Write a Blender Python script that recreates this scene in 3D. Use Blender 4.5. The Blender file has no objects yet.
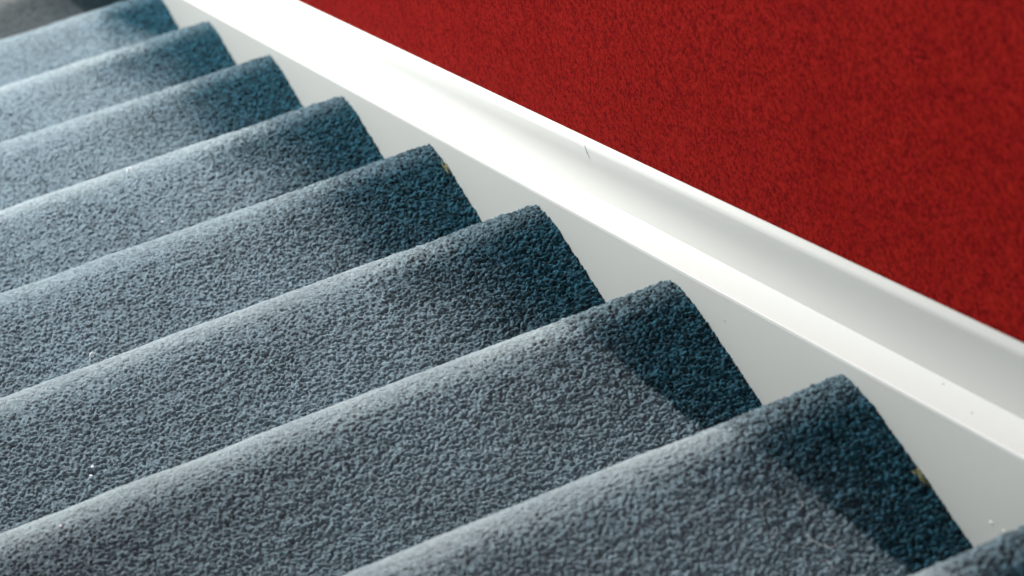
import bpy, math, random
import numpy as np
from mathutils import Matrix, Vector

random.seed(7)
SC = bpy.context.scene
COL = SC.collection
G, RISE = 0.27, 0.1872433            # going and rise of every step
W_LEDGE, H_LEDGE = 0.0363, -0.0021    # width of the string's top edge, its height over the nosing line
T_MOULD = 0.016
X_WALL = W_LEDGE + T_MOULD
WIDTH = 1.02

# ------------------------------------------------------------------ materials
def new_mat(name):
    m = bpy.data.materials.new(name); m.use_nodes = True
    nt = m.node_tree; b = nt.nodes['Principled BSDF']
    return m, nt, b
def node(nt, kind, **kw):
    n = nt.nodes.new(kind)
    for k, v in kw.items():
        if k in n.inputs.keys() if isinstance(k, str) else False: n.inputs[k].default_value = v
        else: setattr(n, k, v)
    return n
def mathn(nt, op, a, b=None):
    n = nt.nodes.new('ShaderNodeMath'); n.operation = op
    for i, s in enumerate((a, b)):
        if s is None: continue
        if isinstance(s, (int, float)): n.inputs[i].default_value = s
        else: nt.links.new(s, n.inputs[i])
    return n.outputs[0]
def mixc(nt, fac, a, b, mode='MIX'):
    n = nt.nodes.new('ShaderNodeMix'); n.data_type = 'RGBA'; n.blend_type = mode
    for s, v in ((n.inputs[0], fac), (n.inputs[6], a), (n.inputs[7], b)):
        if hasattr(v, 'links'): nt.links.new(v, s)
        elif isinstance(v, (int, float)): s.default_value = v
        else: s.default_value = (*v, 1)
    return n.outputs[2]
def noise(nt, scale, detail=2, rough=.5, coord='Object'):
    tc = nt.nodes.new('ShaderNodeTexCoord')
    n = nt.nodes.new('ShaderNodeTexNoise')
    n.inputs['Scale'].default_value = scale; n.inputs['Detail'].default_value = detail
    n.inputs['Roughness'].default_value = rough
    nt.links.new(tc.outputs[coord], n.inputs['Vector'])
    return n.outputs['Fac']
def ramp(nt, fac, lo, hi):
    n = nt.nodes.new('ShaderNodeMapRange'); n.clamp = True
    nt.links.new(fac, n.inputs[0]); n.inputs[1].default_value = lo; n.inputs[2].default_value = hi
    return n.outputs[0]

BLUE_GREY = (.190, .268, .312)
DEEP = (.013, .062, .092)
GREY = (.215, .235, .245)
def carpet_material():
    m, nt, b = new_mat('blue_twist_pile')
    at = nt.nodes.new('ShaderNodeAttribute'); at.attribute_name = 'deep_blue'      # 1 = darker blue wedge beside the string
    tf = nt.nodes.new('ShaderNodeAttribute'); tf.attribute_name = 'tuft'       # dye variation, yarn by yarn
    oi = nt.nodes.new('ShaderNodeObjectInfo')
    geo = nt.nodes.new('ShaderNodeNewGeometry')
    po = nt.nodes.new('ShaderNodeAttribute'); po.attribute_name = 'rubbed_lit'     # nosing paled by shoes, its catch-light painted in too
    n1 = nt.nodes.new('ShaderNodeTexNoise'); n1.inputs['Scale'].default_value = 7; n1.inputs['Detail'].default_value = 3
    nt.links.new(geo.outputs['Position'], n1.inputs['Vector'])
    dirt = mathn(nt, 'MULTIPLY', ramp(nt, n1.outputs['Fac'], .45, .72), .42)
    blue_grey = mixc(nt, dirt, BLUE_GREY, (.108, .14, .15))
    # dark patch on the upper steps: trodden-in dirt plus painted lens vignette
    vd = nt.nodes.new('ShaderNodeVectorMath'); vd.operation = 'DISTANCE'; vd.inputs[1].default_value = (-.80, .18, -.12)
    nt.links.new(geo.outputs['Position'], vd.inputs[0])
    soil_vignette = ramp(nt, mathn(nt, 'ADD', vd.outputs['Value'], mathn(nt, 'MULTIPLY', n1.outputs['Fac'], .30)), .62, .25)
    blue_grey = mixc(nt, mathn(nt, 'MULTIPLY', soil_vignette, .62), blue_grey, (.060, .082, .088))
    c = mixc(nt, at.outputs['Fac'], blue_grey, DEEP)
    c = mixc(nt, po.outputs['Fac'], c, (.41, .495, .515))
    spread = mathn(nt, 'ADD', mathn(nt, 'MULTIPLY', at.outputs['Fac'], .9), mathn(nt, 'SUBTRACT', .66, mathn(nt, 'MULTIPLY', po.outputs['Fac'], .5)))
    v = mathn(nt, 'MAXIMUM', mathn(nt, 'ADD', mathn(nt, 'MULTIPLY', mathn(nt, 'SUBTRACT', tf.outputs['Fac'], .5), spread), 1), .1)
    fine = noise(nt, 900, 1)
    v = mathn(nt, 'MULTIPLY', v, mathn(nt, 'ADD', mathn(nt, 'MULTIPLY', fine, 1.1), .45))
    c = mixc(nt, 1.0, c, v, 'MULTIPLY')
    # the darker, greyer step at the bottom carries its tone in the object colour
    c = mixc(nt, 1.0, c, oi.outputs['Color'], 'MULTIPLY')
    nt.links.new(c, b.inputs['Base Color'])
    b.inputs['Roughness'].default_value = .9
    b.inputs['Specular IOR Level'].default_value = .12
    nt.links.new(mathn(nt, 'SUBTRACT', .42, mathn(nt, 'MULTIPLY', at.outputs['Fac'], .36)), b.inputs['Sheen Weight'])
    b.inputs['Sheen Roughness'].default_value = .45
    b.inputs['Sheen Tint'].default_value = (.75, .88, 1, 1)
    bp = nt.nodes.new('ShaderNodeBump'); bp.inputs['Distance'].default_value = .0022; bp.inputs['Strength'].default_value = 1
    nt.links.new(noise(nt, 800, 3, .7), bp.inputs['Height']); nt.links.new(bp.outputs[0], b.inputs['Normal'])
    return m
def paint_material(name, col, rough=.42):
    m, nt, b = new_mat(name)
    n = noise(nt, 5, 3)
    c = mixc(nt, mathn(nt, 'MULTIPLY', ramp(nt, n, .4, .75), .25), col, tuple(x*.93 for x in col))
    sp = nt.nodes.new('ShaderNodeTexVoronoi'); sp.inputs['Scale'].default_value = 22
    tc = nt.nodes.new('ShaderNodeTexCoord'); nt.links.new(tc.outputs['Object'], sp.inputs['Vector'])
    dot = mathn(nt, 'LESS_THAN', sp.outputs['Distance'], .028)
    c = mixc(nt, mathn(nt, 'MULTIPLY', dot, .3), c, tuple(x*.55 for x in col))   # fly specks in the paint
    nt.links.new(c, b.inputs['Base Color'])
    b.inputs['Roughness'].default_value = rough
    b.inputs['Specular IOR Level'].default_value = .35
    bp = nt.nodes.new('ShaderNodeBump'); bp.inputs['Distance'].default_value = .0006; bp.inputs['Strength'].default_value = .25
    nt.links.new(noise(nt, 60, 3), bp.inputs['Height']); nt.links.new(bp.outputs[0], b.inputs['Normal'])
    return m
def red_material():
    m, nt, b = new_mat('red_flock_wallcovering')
    a = noise(nt, 240, 4, .8); d = noise(nt, 60, 4, .65); e = noise(nt, 9, 3)
    c = mixc(nt, ramp(nt, a, .38, .62), (.078, .0009, .0014), (.262, .0085, .0078))
    c = mixc(nt, mathn(nt, 'MULTIPLY', ramp(nt, d, .4, .7), .35), c, (.30, .014, .006))
    c = mixc(nt, mathn(nt, 'MULTIPLY', ramp(nt, e, .45, .7), .25), c, (.12, .001, .0015))
    nt.links.new(c, b.inputs['Base Color'])
    b.inputs['Roughness'].default_value = .85
    b.inputs['Specular IOR Level'].default_value = .03
    bp = nt.nodes.new('ShaderNodeBump'); bp.inputs['Distance'].default_value = .001; bp.inputs['Strength'].default_value = .5
    nt.links.new(a, bp.inputs['Height']); nt.links.new(bp.outputs[0], b.inputs['Normal'])
    return m
def plain(name, col, rough=.6):
    m, nt, b = new_mat(name)
    c = mixc(nt, noise(nt, 300, 2), col, tuple(x*.8 for x in col))
    nt.links.new(c, b.inputs['Base Color']); b.inputs['Roughness'].default_value = rough
    return m
M_CARPET = carpet_material()
M_STRING = paint_material('grey_white_gloss_paint', (.56, .56, .532), .4)
M_MOULD = paint_material('cream_white_paint', (.735, .728, .69), .38)
M_CAP = paint_material('ledge_gloss_paint', (.54, .545, .53), .35)  # ledge top has its own tone, apart from the string
M_RED = red_material()
M_WOOD = plain('raw_softwood', (.42, .30, .18), .7)
M_LINT = plain('white_lint', (.9, .92, .95), .8)
M_DUST = plain('pale_dust_fibre', (.62, .66, .68), .8)
M_HAIR = plain('dark_hair', (.10, .09, .08), .4)
M_CHIP = plain('lifted_paint_flake', (.66, .67, .65), .5)
M_SPECK = plain('grey_grit', (.30, .30, .29), .7)

# ------------------------------------------------------------------ mesh helpers
def link(name, me, mat=None, parent=None):
    o = bpy.data.objects.new(name, me); COL.objects.link(o)
    if mat: me.materials.append(mat)
    if parent: o.parent = parent
    return o
def grid_mesh(name, P, attrs):
    """P: (rows, cols, 3) vertex grid."""
    r, c, _ = P.shape
    me = bpy.data.meshes.new(name)
    idx = np.arange(r*c).reshape(r, c)
    q = np.stack([idx[:-1, :-1], idx[:-1, 1:], idx[1:, 1:], idx[1:, :-1]], -1).reshape(-1, 4)
    me.vertices.add(r*c); me.vertices.foreach_set('co', P.reshape(-1).astype(np.float32))
    me.loops.add(q.size); me.loops.foreach_set('vertex_index', q.reshape(-1).astype(np.int32))
    me.polygons.add(len(q)); me.polygons.foreach_set('loop_start', (np.arange(len(q))*4).astype(np.int32))
    me.polygons.foreach_set('use_smooth', np.ones(len(q), dtype=bool))
    me.update(calc_edges=True)
    for k, a in attrs.items():
        at = me.attributes.new(k, 'FLOAT', 'POINT'); at.data.foreach_set('value', a.reshape(-1).astype(np.float32))
    return me
def prism(name, sections, mat, parent=None, smooth=False):
    """Sweep closed polygons (lists of 3-D points) into one solid."""
    n = len(sections[0]); v = [p for s in sections for p in s]; f = []
    for k in range(len(sections)-1):
        for i in range(n):
            j = (i+1) % n; f.append((k*n+i, k*n+j, (k+1)*n+j, (k+1)*n+i))
    f.append(tuple(range(n))); f.append(tuple((len(sections)-1)*n+i for i in reversed(range(n))))
    me = bpy.data.meshes.new(name); me.from_pydata(v, [], f); me.update()
    import bmesh
    bm = bmesh.new(); bm.from_mesh(me); bmesh.ops.recalc_face_normals(bm, faces=bm.faces); bm.to_mesh(me); bm.free()
    if smooth:
        for p in me.polygons: p.use_smooth = len(p.vertices) == 4
    return link(name, me, mat, parent)

# ------------------------------------------------------------------ pile
def cell_rand(ix, iy, seed):
    h = (ix.astype(np.int64)*374761393 + iy.astype(np.int64)*668265263 + seed*974711) & 0x7fffffff
    h = (h ^ (h >> 13)) * 1274126177 & 0x7fffffff
    h = (h ^ (h >> 16)) * 69069 & 0x7fffffff
    return ((h >> 7) & 0xffff) / 65535.0
def vnoise(u, v, s, seed):
    a, b = u/s, v/s; ia, ib = np.floor(a), np.floor(b); fa, fb = a-ia, b-ib
    fa = fa*fa*(3-2*fa); fb = fb*fb*(3-2*fb); ia = ia.astype(np.int64); ib = ib.astype(np.int64)
    r = lambda i, j: cell_rand(ia+i, ib+j, seed)
    return (r(0, 0)*(1-fa)+r(1, 0)*fa)*(1-fb)+(r(0, 1)*(1-fa)+r(1, 1)*fa)*fb
def tufts(u, v, su, sv, seed):
    """Height 0..1 of twisted yarn ends standing in jittered rows, and a number per yarn."""
    # rows drift a little, yarns lean
    u = u + .0014*(vnoise(u, v, .012, seed+3)-.5) + .0016*(vnoise(u, v, .004, seed+4)-.5)
    v = v + .0020*(vnoise(u, v, .012, seed+5)-.5) + .0016*(vnoise(u, v, .004, seed+6)-.5)
    a, b = u/su, v/sv; ia, ib = np.floor(a).astype(np.int64), np.floor(b).astype(np.int64)
    H = np.zeros_like(u); T = np.zeros_like(u)
    for i in (-1, 0, 1):
        for j in (-1, 0, 1):
            ci, cj = ia+i, ib+j
            cx = ci+.5+.75*(cell_rand(ci, cj, seed)-.5); cy = cj+.5+.75*(cell_rand(ci, cj, seed+1)-.5)
            top = .45+.55*cell_rand(ci, cj, seed+2)
            ang = (cell_rand(ci, cj, seed+9)-.5)*1.2
            dx, dy = (a-cx)*su, (b-cy)*sv
            fat = .62+.30*cell_rand(ci, cj, seed+11)
            ex = (dx*np.cos(ang)+dy*np.sin(ang))/(su*fat); ey = (-dx*np.sin(ang)+dy*np.cos(ang))/(sv*fat*.92)
            d2 = ex*ex+ey*ey
            h = top*np.clip(1-d2, 0, 1)**.6
            m = h > H
            H = np.where(m, h, H); T = np.where(m, cell_rand(ci, cj, seed+7), T)
    return H, T
def profile():
    """(y, z, ny, nz, v) along the tread, over the nosing and down the riser."""
    pts = []; s = 0
    a1, R1, R2 = math.radians(20), .16, .022
    y_arc2 = -R2*(1-math.sin(a1)); z_arc2 = -R1*(1-math.cos(a1)); y_arc1 = y_arc2-R1*math.sin(a1)
    step = .00086
    n = int((G+y_arc1)/step)
    for k in range(n): pts.append((-G+(G+y_arc1)*k/n, 0, 0, 1))
    n1 = int(R1*a1/step)
    for k in range(n1):
        t = a1*k/n1; pts.append((y_arc1+R1*math.sin(t), -R1*(1-math.cos(t)), math.sin(t), math.cos(t)))
    k_tread = len(pts)-22
    end = math.radians(104); n2 = int(R2*(end-a1)/step)
    for k in range(n2):
        t = a1+(end-a1)*k/n2
        pts.append((-R2+R2*math.sin(t), z_arc2-R2*math.cos(a1)+R2*math.cos(t), math.sin(t), math.cos(t)))
    k_nose = len(pts)
    y0, z0 = pts[-1][0], pts[-1][1]; y1, z1 = -.026, -RISE
    L = math.hypot(y1-y0, z1-z0); ny, nz = -(z1-z0)/L, (y1-y0)/L; n3 = int(L/.0028)
    for k in range(1, n3+1):
        t = k/n3; pts.append((y0+(y1-y0)*t, z0+(z1-z0)*t, ny, nz))
    P = np.array(pts); d = np.hypot(np.diff(P[:, 0]), np.diff(P[:, 1]))
    v = np.concatenate([[0], np.cumsum(d)])-G
    return P, v, k_tread, k_nose
PROF, VV, K_TREAD, K_NOSE = profile()
NX = int(WIDTH/.00090)
XX = .0009-np.linspace(0, 1, NX)*WIDTH
def sstep(a, b, x):
    t = np.clip((x-a)/(b-a), 0, 1); return t*t*(3-2*t)
def carpet_variant(tag, seed, sharp, spread, rub_lit=.85):
    """The three pieces of carpet on one step. sharp: crisp edge of the dark wedge; spread: how far its soft edge reaches."""
    U, V = np.meshgrid(XX, VV)
    Y = np.minimum(V, 0)
    # the darker blue strip by the string: a wedge, widest at the nosing
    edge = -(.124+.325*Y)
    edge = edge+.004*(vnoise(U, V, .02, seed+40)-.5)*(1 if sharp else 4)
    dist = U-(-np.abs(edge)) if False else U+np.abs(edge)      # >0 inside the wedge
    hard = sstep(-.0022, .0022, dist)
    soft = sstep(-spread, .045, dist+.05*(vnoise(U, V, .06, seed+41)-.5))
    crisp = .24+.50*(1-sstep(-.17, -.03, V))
    deep_blue = (crisp*hard+(1-crisp)*soft if sharp else soft)
    nose = sstep(-.052, -.004, V)*(1-sstep(.055, .09, V))       # nosing zone: polished by feet, with a highlight painted into its colour
    deep_blue = deep_blue*(1-nose*.42*(1-sstep(.03, .10, dist)*.6))
    deep_blue = np.clip(deep_blue, 0, 1)
    rubbed_lit = rub_lit*nose*(1-.80*sstep(-.03, .03, dist))*(.75+.5*vnoise(U, V, .05, seed+60))
    H, T = tufts(U, V, .0036, .0029, seed)
    fine = .5*vnoise(U, V, .0019, seed+20)+.5*cell_rand(np.round(U/.0009), np.round(V/.0009), seed+23)
    amp = .0035+.0016*deep_blue+.0009*vnoise(U, V, .05, seed+21)
    amp = amp*(1-.72*nose*(1-deep_blue*.9))
    roll = .0022*(vnoise(U, V, .07, seed+22)-.5)
    clump = vnoise(U, V*1.7, .0095, seed+70)+.5*vnoise(U, V*1.5, .0050, seed+71)-.75
    D = amp*(H+.34*(fine-.5))-amp*.8+roll+(.0012+.0012*deep_blue)*clump*(1-.7*nose*(1-deep_blue))
    D = D-.0015*sstep(-.010, 0, U)*sstep(-.09, 0, V)            # the pile thins out at the cut end of the nosing
    # the cut edge of the carpet is a little ragged
    X = U+.0016*(1-sstep(0, .006, -U))*(H-.9)
    P = np.stack([X, PROF[:, 0][:, None]+PROF[:, 2][:, None]*D, PROF[:, 1][:, None]+PROF[:, 3][:, None]*D], -1)
    out = []
    for nm, a, b in (('tread', 0, K_TREAD+1), ('nosing', K_TREAD, K_NOSE+1), ('riser', K_NOSE, len(VV))):
        me = grid_mesh(nm+'_carpet_'+tag, P[a:b], {'rubbed_lit': np.clip(rubbed_lit, 0, 1)[a:b], 'deep_blue': deep_blue[a:b], 'tuft': T[a:b]})
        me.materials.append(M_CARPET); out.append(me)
    return out
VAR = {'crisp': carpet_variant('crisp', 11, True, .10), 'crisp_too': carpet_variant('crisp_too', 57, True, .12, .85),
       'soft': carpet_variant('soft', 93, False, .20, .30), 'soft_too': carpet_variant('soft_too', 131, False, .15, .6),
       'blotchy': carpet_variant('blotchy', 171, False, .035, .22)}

# ------------------------------------------------------------------ staircase
stairs = bpy.data.objects.new('staircase', None); COL.objects.link(stairs)
stairs['label'] = 'straight staircase covered in blue-grey carpet, descending beside the red wall'
stairs['category'] = 'staircase'
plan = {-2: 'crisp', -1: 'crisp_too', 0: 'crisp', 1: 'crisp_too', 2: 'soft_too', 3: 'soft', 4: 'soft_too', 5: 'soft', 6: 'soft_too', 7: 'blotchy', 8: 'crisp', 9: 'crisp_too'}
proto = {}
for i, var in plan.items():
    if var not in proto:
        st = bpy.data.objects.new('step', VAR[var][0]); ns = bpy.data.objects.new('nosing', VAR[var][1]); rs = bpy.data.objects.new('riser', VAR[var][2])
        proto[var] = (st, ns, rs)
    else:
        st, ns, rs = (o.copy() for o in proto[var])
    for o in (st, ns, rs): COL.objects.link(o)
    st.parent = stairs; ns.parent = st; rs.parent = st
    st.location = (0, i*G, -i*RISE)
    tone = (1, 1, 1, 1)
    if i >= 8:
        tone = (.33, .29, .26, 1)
        st['label'] = 'darker grey step at the foot of the flight'
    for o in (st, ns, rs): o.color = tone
# timber carcass under the carpet: one sawtooth solid
teeth = []
for i in range(-2, 10):
    teeth.append(((i-1)*G-.030, -i*RISE-.010)); teeth.append((i*G-.034, -i*RISE-.010))
    teeth.append((i*G-.034, -(i+1)*RISE-.010))
top = [(y, z) for y, z in teeth]
poly = top+[(-3*G-.030, -10*RISE-.010)]
prism('carcass', [[(x, y, z) for y, z in poly] for x in (-.004, -WIDTH+.004)], M_WOOD, stairs)

# ------------------------------------------------------------------ setting
def pitch(X, Z, y): return (X, y, Z-y*RISE/G)
def sweep(name, prof, mat, y0=-1.6, y1=5.2, smooth=True):
    return prism(name, [[pitch(X, Z, y) for X, Z in prof] for y in np.linspace(y0, y1, 3)], mat, None, smooth)
b = .0022
lg = [(0, H_LEDGE-b)]+[(b*(1-math.cos(t)), H_LEDGE-b+b*math.sin(t)) for t in (math.radians(a) for a in (22, 45, 68, 90))]
stringer = sweep('trim_1', [(0, -.42)]+lg+[(X_WALL, H_LEDGE), (X_WALL, -.42)], M_STRING, smooth=False)
stringer['kind'] = 'structure'
cap = sweep('trim_3', [(.0002, H_LEDGE-.0009), (.0003, H_LEDGE+.0006), (.0008, H_LEDGE+.0011), (.0014, H_LEDGE+.0013), (W_LEDGE+.001, H_LEDGE+.0013), (W_LEDGE+.001, H_LEDGE-.0009)], M_CAP, smooth=False)
cap['kind'] = 'structure'
floor = prism('floor', [[(x, y, z) for x, y in ((-2.6, -1.6), (X_WALL, -1.6), (X_WALL, 5.2), (-2.6, 5.2))] for z in (-10*RISE-.01, -10*RISE-.13)],
              plain('hall_floorboards', (.30, .20, .12), .5))
floor['kind'] = 'structure'
# moulding: hollow face rising into a rounded bead
mp = [(W_LEDGE, 0), (W_LEDGE+.0001, .0014), (.0375, .006), (.0394, .014), (.0410, .022), (.0423, .030), (.0430, .037), (.0434, .042), (.0436, .046),
      (.0440, .050), (.0446, .0545), (.0454, .0590), (.0464, .0635), (.0488, .0672), (.0512, .0694), (X_WALL, .0712)]
mould = sweep('trim_2', [(x, z+H_LEDGE-.0002) for x, z in mp]+[(X_WALL+.0, H_LEDGE)], M_MOULD)
mould['kind'] = 'structure'
wall = prism('wall_right', [[(X_WALL+.0002, y, z) for y, z in ((-1.6, 2.4), (5.2, 2.4), (5.2, -5.2), (-1.6, -5.2))],
                            [(X_WALL+.12, y, z) for y, z in ((-1.6, 2.4), (5.2, 2.4), (5.2, -5.2), (-1.6, -5.2))]], M_RED)
wall['kind'] = 'structure'

# ------------------------------------------------------------------ lint, hairs and grit lying about
def strand_mesh(name, strands, rad):
    """Tapered round strands, each a list of 3-D points, as one mesh."""
    v, f = [], []
    for pts in strands:
        pts = [Vector(p) for p in pts]; n = len(pts); k0 = len(v)
        for i, p in enumerate(pts):
            t = (pts[min(i+1, n-1)]-pts[max(i-1, 0)]).normalized()
            a = t.cross(Vector((.31, .17, .93))).normalized(); b2 = t.cross(a)
            rr = rad*(1-.45*abs(2*i/(n-1)-1))
            for q in range(6):
                w_ = q*math.pi/3; v.append(p+a*rr*math.cos(w_)+b2*rr*math.sin(w_))
        for i in range(n-1):
            for q in range(6):
                f.append((k0+i*6+q, k0+i*6+(q+1) % 6, k0+(i+1)*6+(q+1) % 6, k0+(i+1)*6+q))
        f.append(tuple(k0+q for q in reversed(range(6)))); f.append(tuple(k0+(n-1)*6+q for q in range(6)))
    me = bpy.data.meshes.new(name); me.from_pydata(v, [], f); me.update()
    for p in me.polygons: p.use_smooth = True
    return me
def curl(c, L, turn, rise, seed, n=9):
    rnd = random.Random(seed); a = rnd.uniform(0, 6.28); p = Vector(c); out = [p.copy()]
    for i in range(n-1):
        a += turn+rnd.uniform(-.25, .25)
        p = p+Vector((math.cos(a), math.sin(a), rise))*L/n; out.append(p.copy())
    return out
def loose(name, strands, rad, mat, label, cat, group=None):
    base = Vector(strands[0][0]); me = strand_mesh(name, [[Vector(p)-base for p in st] for st in strands], rad)
    o = link(name, me, mat); o.location = base; o['label'] = label; o['category'] = cat
    if group: o['group'] = group
    return o
LG = 'white lint specks caught in the stair carpet'
S3, S4, S2, S1 = -3*RISE, -4*RISE, -2*RISE, -RISE
loose('lint_fibre', [[(-.4886, .6677-.008, S3-.001), (-.4886, .6680-.008, S3+.003), (-.4875, .6690-.008, S3+.006), (-.4862, .6705-.008, S3+.009), (-.4842, .6710-.008, S3+.0095), (-.4830, .6700-.008, S3+.008), (-.4838, .6690-.008, S3+.006), (-.4858, .6685-.008, S3+.005)]],
      .0015, M_LINT, 'bright white curl of lint standing on the carpet, largest of the lint', 'lint', LG)
loose('lint_fibre', [curl((-.3040, 1.064, S4-.010), .012, .5, .25, 3), curl((-.3052, 1.067, S4-.011), .008, -.4, .1, 4)], .0009, M_LINT,
      'white lint fluff on a rounded step edge, up and left of the tiny lint dot', 'lint', LG)
loose('lint_fibre', [curl((-.3020, .9581, S4), .007, .9, .12, 5)], .0009, M_LINT, 'tiny white lint dot low on a tread, below the fluff on that step edge', 'lint', LG)
loose('lint_fibre', [curl((-.6311, .2420, S1-.0065), .007, 1.1, .08, 6)], .0011, M_LINT, 'white lint blob on the pale rounded step edge at the lower left', 'lint', LG)
loose('lint_fibre', [curl((-.5592, .4069, S2), .006, .8, .10, 7)], .0010, M_LINT, 'upper of two white lint dots on the dark soiled tread', 'lint', LG)
loose('lint_fibre', [curl((-.5640, .3972, S2), .006, .8, .10, 8)], .0010, M_LINT, 'lower of two white lint dots on the dark soiled tread', 'lint', LG)
loose('dust_fluff', [curl((x, y, .0006), L, t, .03, 20+k, 12) for k, (x, y, L, t) in enumerate(((-.1119, -.1131, .016, .18), (-.1127, -.1272, .022, -.16), (-.1278, -.1448, .018, .22),
      (-.1190, -.1611, .020, -.2), (-.1158, -.1371, .026, .12), (-.1232, -.0974, .018, .1), (-.135, -.120, .020, -.12), (-.108, -.150, .015, .3)))],
      .00028, M_DUST, 'wisp of thin pale fibres beside the dark carpet edge on the nearest full step', 'fluff')
loose('loose_hair', [[(.0458, .5185, -.2975), (.0449, .5150, -.2990), (.0443, .5105, -.3000), (.0439, .5050, -.3010), (.0438, .5000, -.3020)]], .00028, M_HAIR,
      'short dark hair stuck across the white moulding above the stairs', 'hair')
def flake(name, c, sx, sy, th, axis, mat, label, cat, seed):
    """A small irregular chip lying flat on a surface (axis = the surface normal)."""
    rnd = random.Random(seed); n = 9; ax = Vector(axis).normalized(); u = ax.cross(Vector((0, .82, -.57))).normalized() if abs(ax.y) < .9 else Vector((1, 0, 0)); w_ = ax.cross(u)
    ring = [(math.cos(6.2832*k/n)*rnd.uniform(.75, 1.1), math.sin(6.2832*k/n)*rnd.uniform(.75, 1.1)) for k in range(n)]
    secs = [[tuple(u*(a*sx*q)+w_*(b_*sy*q)+ax*h) for a, b_ in ring] for q, h in ((1, -.0002), (.95, th*.5), (.6, th))]
    o = prism(name, secs, mat); o.location = c; o['label'] = label; o['category'] = cat; return o
flake('paint_flake', (0, -.2102, .0478), .0009, .0028, .0006, (-1, 0, 0), M_CHIP, 'larger pale paint flake on the grey string board above the nearest step', 'paint chip', 1)
flake('paint_flake', (0, -.2250, .0570), .0006, .0022, .0005, (-1, 0, 0), M_CHIP, 'smaller pale paint flake on the grey string board, nearer the step edge', 'paint chip', 2)
flake('grit_speck', (0, .1665, -.1533), .0008, .0008, .0006, (-1, 0, 0), M_SPECK, 'dark grit speck on the grey string board between two step edges', 'grit', 3)
PN = (0, RISE/G, 1)
flake('grit_speck', (.0300, -.0898, .0615), .0009, .0009, .0006, PN, M_SPECK, 'grit speck on the white ledge, close to the moulding', 'grit', 4)
flake('grit_speck', (.0163, -.1407, .0968), .0008, .0009, .0006, PN, M_SPECK, 'grit speck in the middle of the white ledge near its lower right end', 'grit', 5)
# yellowed backing threads showing at the cut edge of two steps
M_JUTE = plain('yellowed_backing_thread', (.20, .19, .085), .9)
def step_at(i): return [o for o in stairs.children if o.name.startswith('step') and abs(o.location.y-i*G) < 1e-4][0]
for i, y in ((3, -.060), (0, -.130)):
    rnd = random.Random(i+9)
    me = strand_mesh('backing_thread', [[(-.0030-.005*rnd.random(), y+rnd.uniform(-.012, .012), -.0010), (-.0024-.004*rnd.random(), y+rnd.uniform(-.012, .012), .0010), (-.0016, y+rnd.uniform(-.012, .012), .0004)] for _ in range(9)], .0004)
    o = link('backing_thread', me, M_JUTE, step_at(i)); o['label'] = 'yellowed threads at the cut carpet edge'

# ------------------------------------------------------------------ camera
Rm = ((0.8941855272340016, -0.4459855103006999, 0.03910457117876083), (-0.3356044766027874, -0.7255529518322281, -0.6007849443617153),
      (0.29631381704102044, 0.5240895330851061, -0.7984536825271805))
C = Vector((-0.81840094, -0.87280206, 1.61032276)); FPX = 2345.8783327
cd = bpy.data.cameras.new('camera'); cam = bpy.data.objects.new('camera', cd); COL.objects.link(cam)
mw = Matrix([[Rm[0][k], -Rm[1][k], -Rm[2][k], C[k]] for k in range(3)]+[[0, 0, 0, 1]])
cam.matrix_world = mw
cd.sensor_width = 36; cd.lens = FPX/1024*36; cd.clip_start = .05
cd.dof.use_dof = True; cd.dof.focus_distance = 2.42; cd.dof.aperture_fstop = 7.0
SC.camera = cam

# ------------------------------------------------------------------ light
def area(name, loc, target, sx, sy, power, col):
    l = bpy.data.lights.new(name, 'AREA'); l.shape = 'RECTANGLE'; l.size = sx; l.size_y = sy; l.energy = power; l.color = col
    o = bpy.data.objects.new(name, l); COL.objects.link(o); o.location = loc
    o.rotation_euler = (Vector(target)-Vector(loc)).to_track_quat('-Z', 'Y').to_euler(); return o
area('window_daylight', (-.80, 3.35, 1.0), (-.3, .8, -.5), .8, .9, 215, (.98, 1, .98))
area('lower_wall_fill', (-1.15, 2.35, -.15), (.05, 1.5, -.6), .7, .7, 6, (1, .97, .96))  # unseen fill, added to brighten the lower red wall and far steps
w = bpy.data.worlds.new('hall_light'); SC.world = w; w.use_nodes = True
nt = w.node_tree; bg = nt.nodes['Background']; bg.inputs[0].default_value = (.93, .98, 1, 1)
tc = nt.nodes.new('ShaderNodeTexCoord'); sx = nt.nodes.new('ShaderNodeSeparateXYZ'); nt.links.new(tc.outputs['Generated'], sx.inputs[0])
fr = mathn(nt, 'POWER', mathn(nt, 'MAXIMUM', sx.outputs[1], 0), 2)     # the bright end of the hall lies beyond the foot of the stairs
sd = mathn(nt, 'POWER', mathn(nt, 'MAXIMUM', mathn(nt, 'MULTIPLY', sx.outputs[0], -1), 0), 3)   # side fill added to lift the string and moulding
nt.links.new(mathn(nt, 'ADD', mathn(nt, 'ADD', mathn(nt, 'MULTIPLY', fr, .30), mathn(nt, 'MULTIPLY', sd, 1.8)), .13), bg.inputs[1])
SC.view_settings.view_transform = 'Standard'; SC.view_settings.look = 'None'; SC.view_settings.gamma = 1
SC.view_settings.use_curve_mapping = False; SC.view_settings.exposure = 0
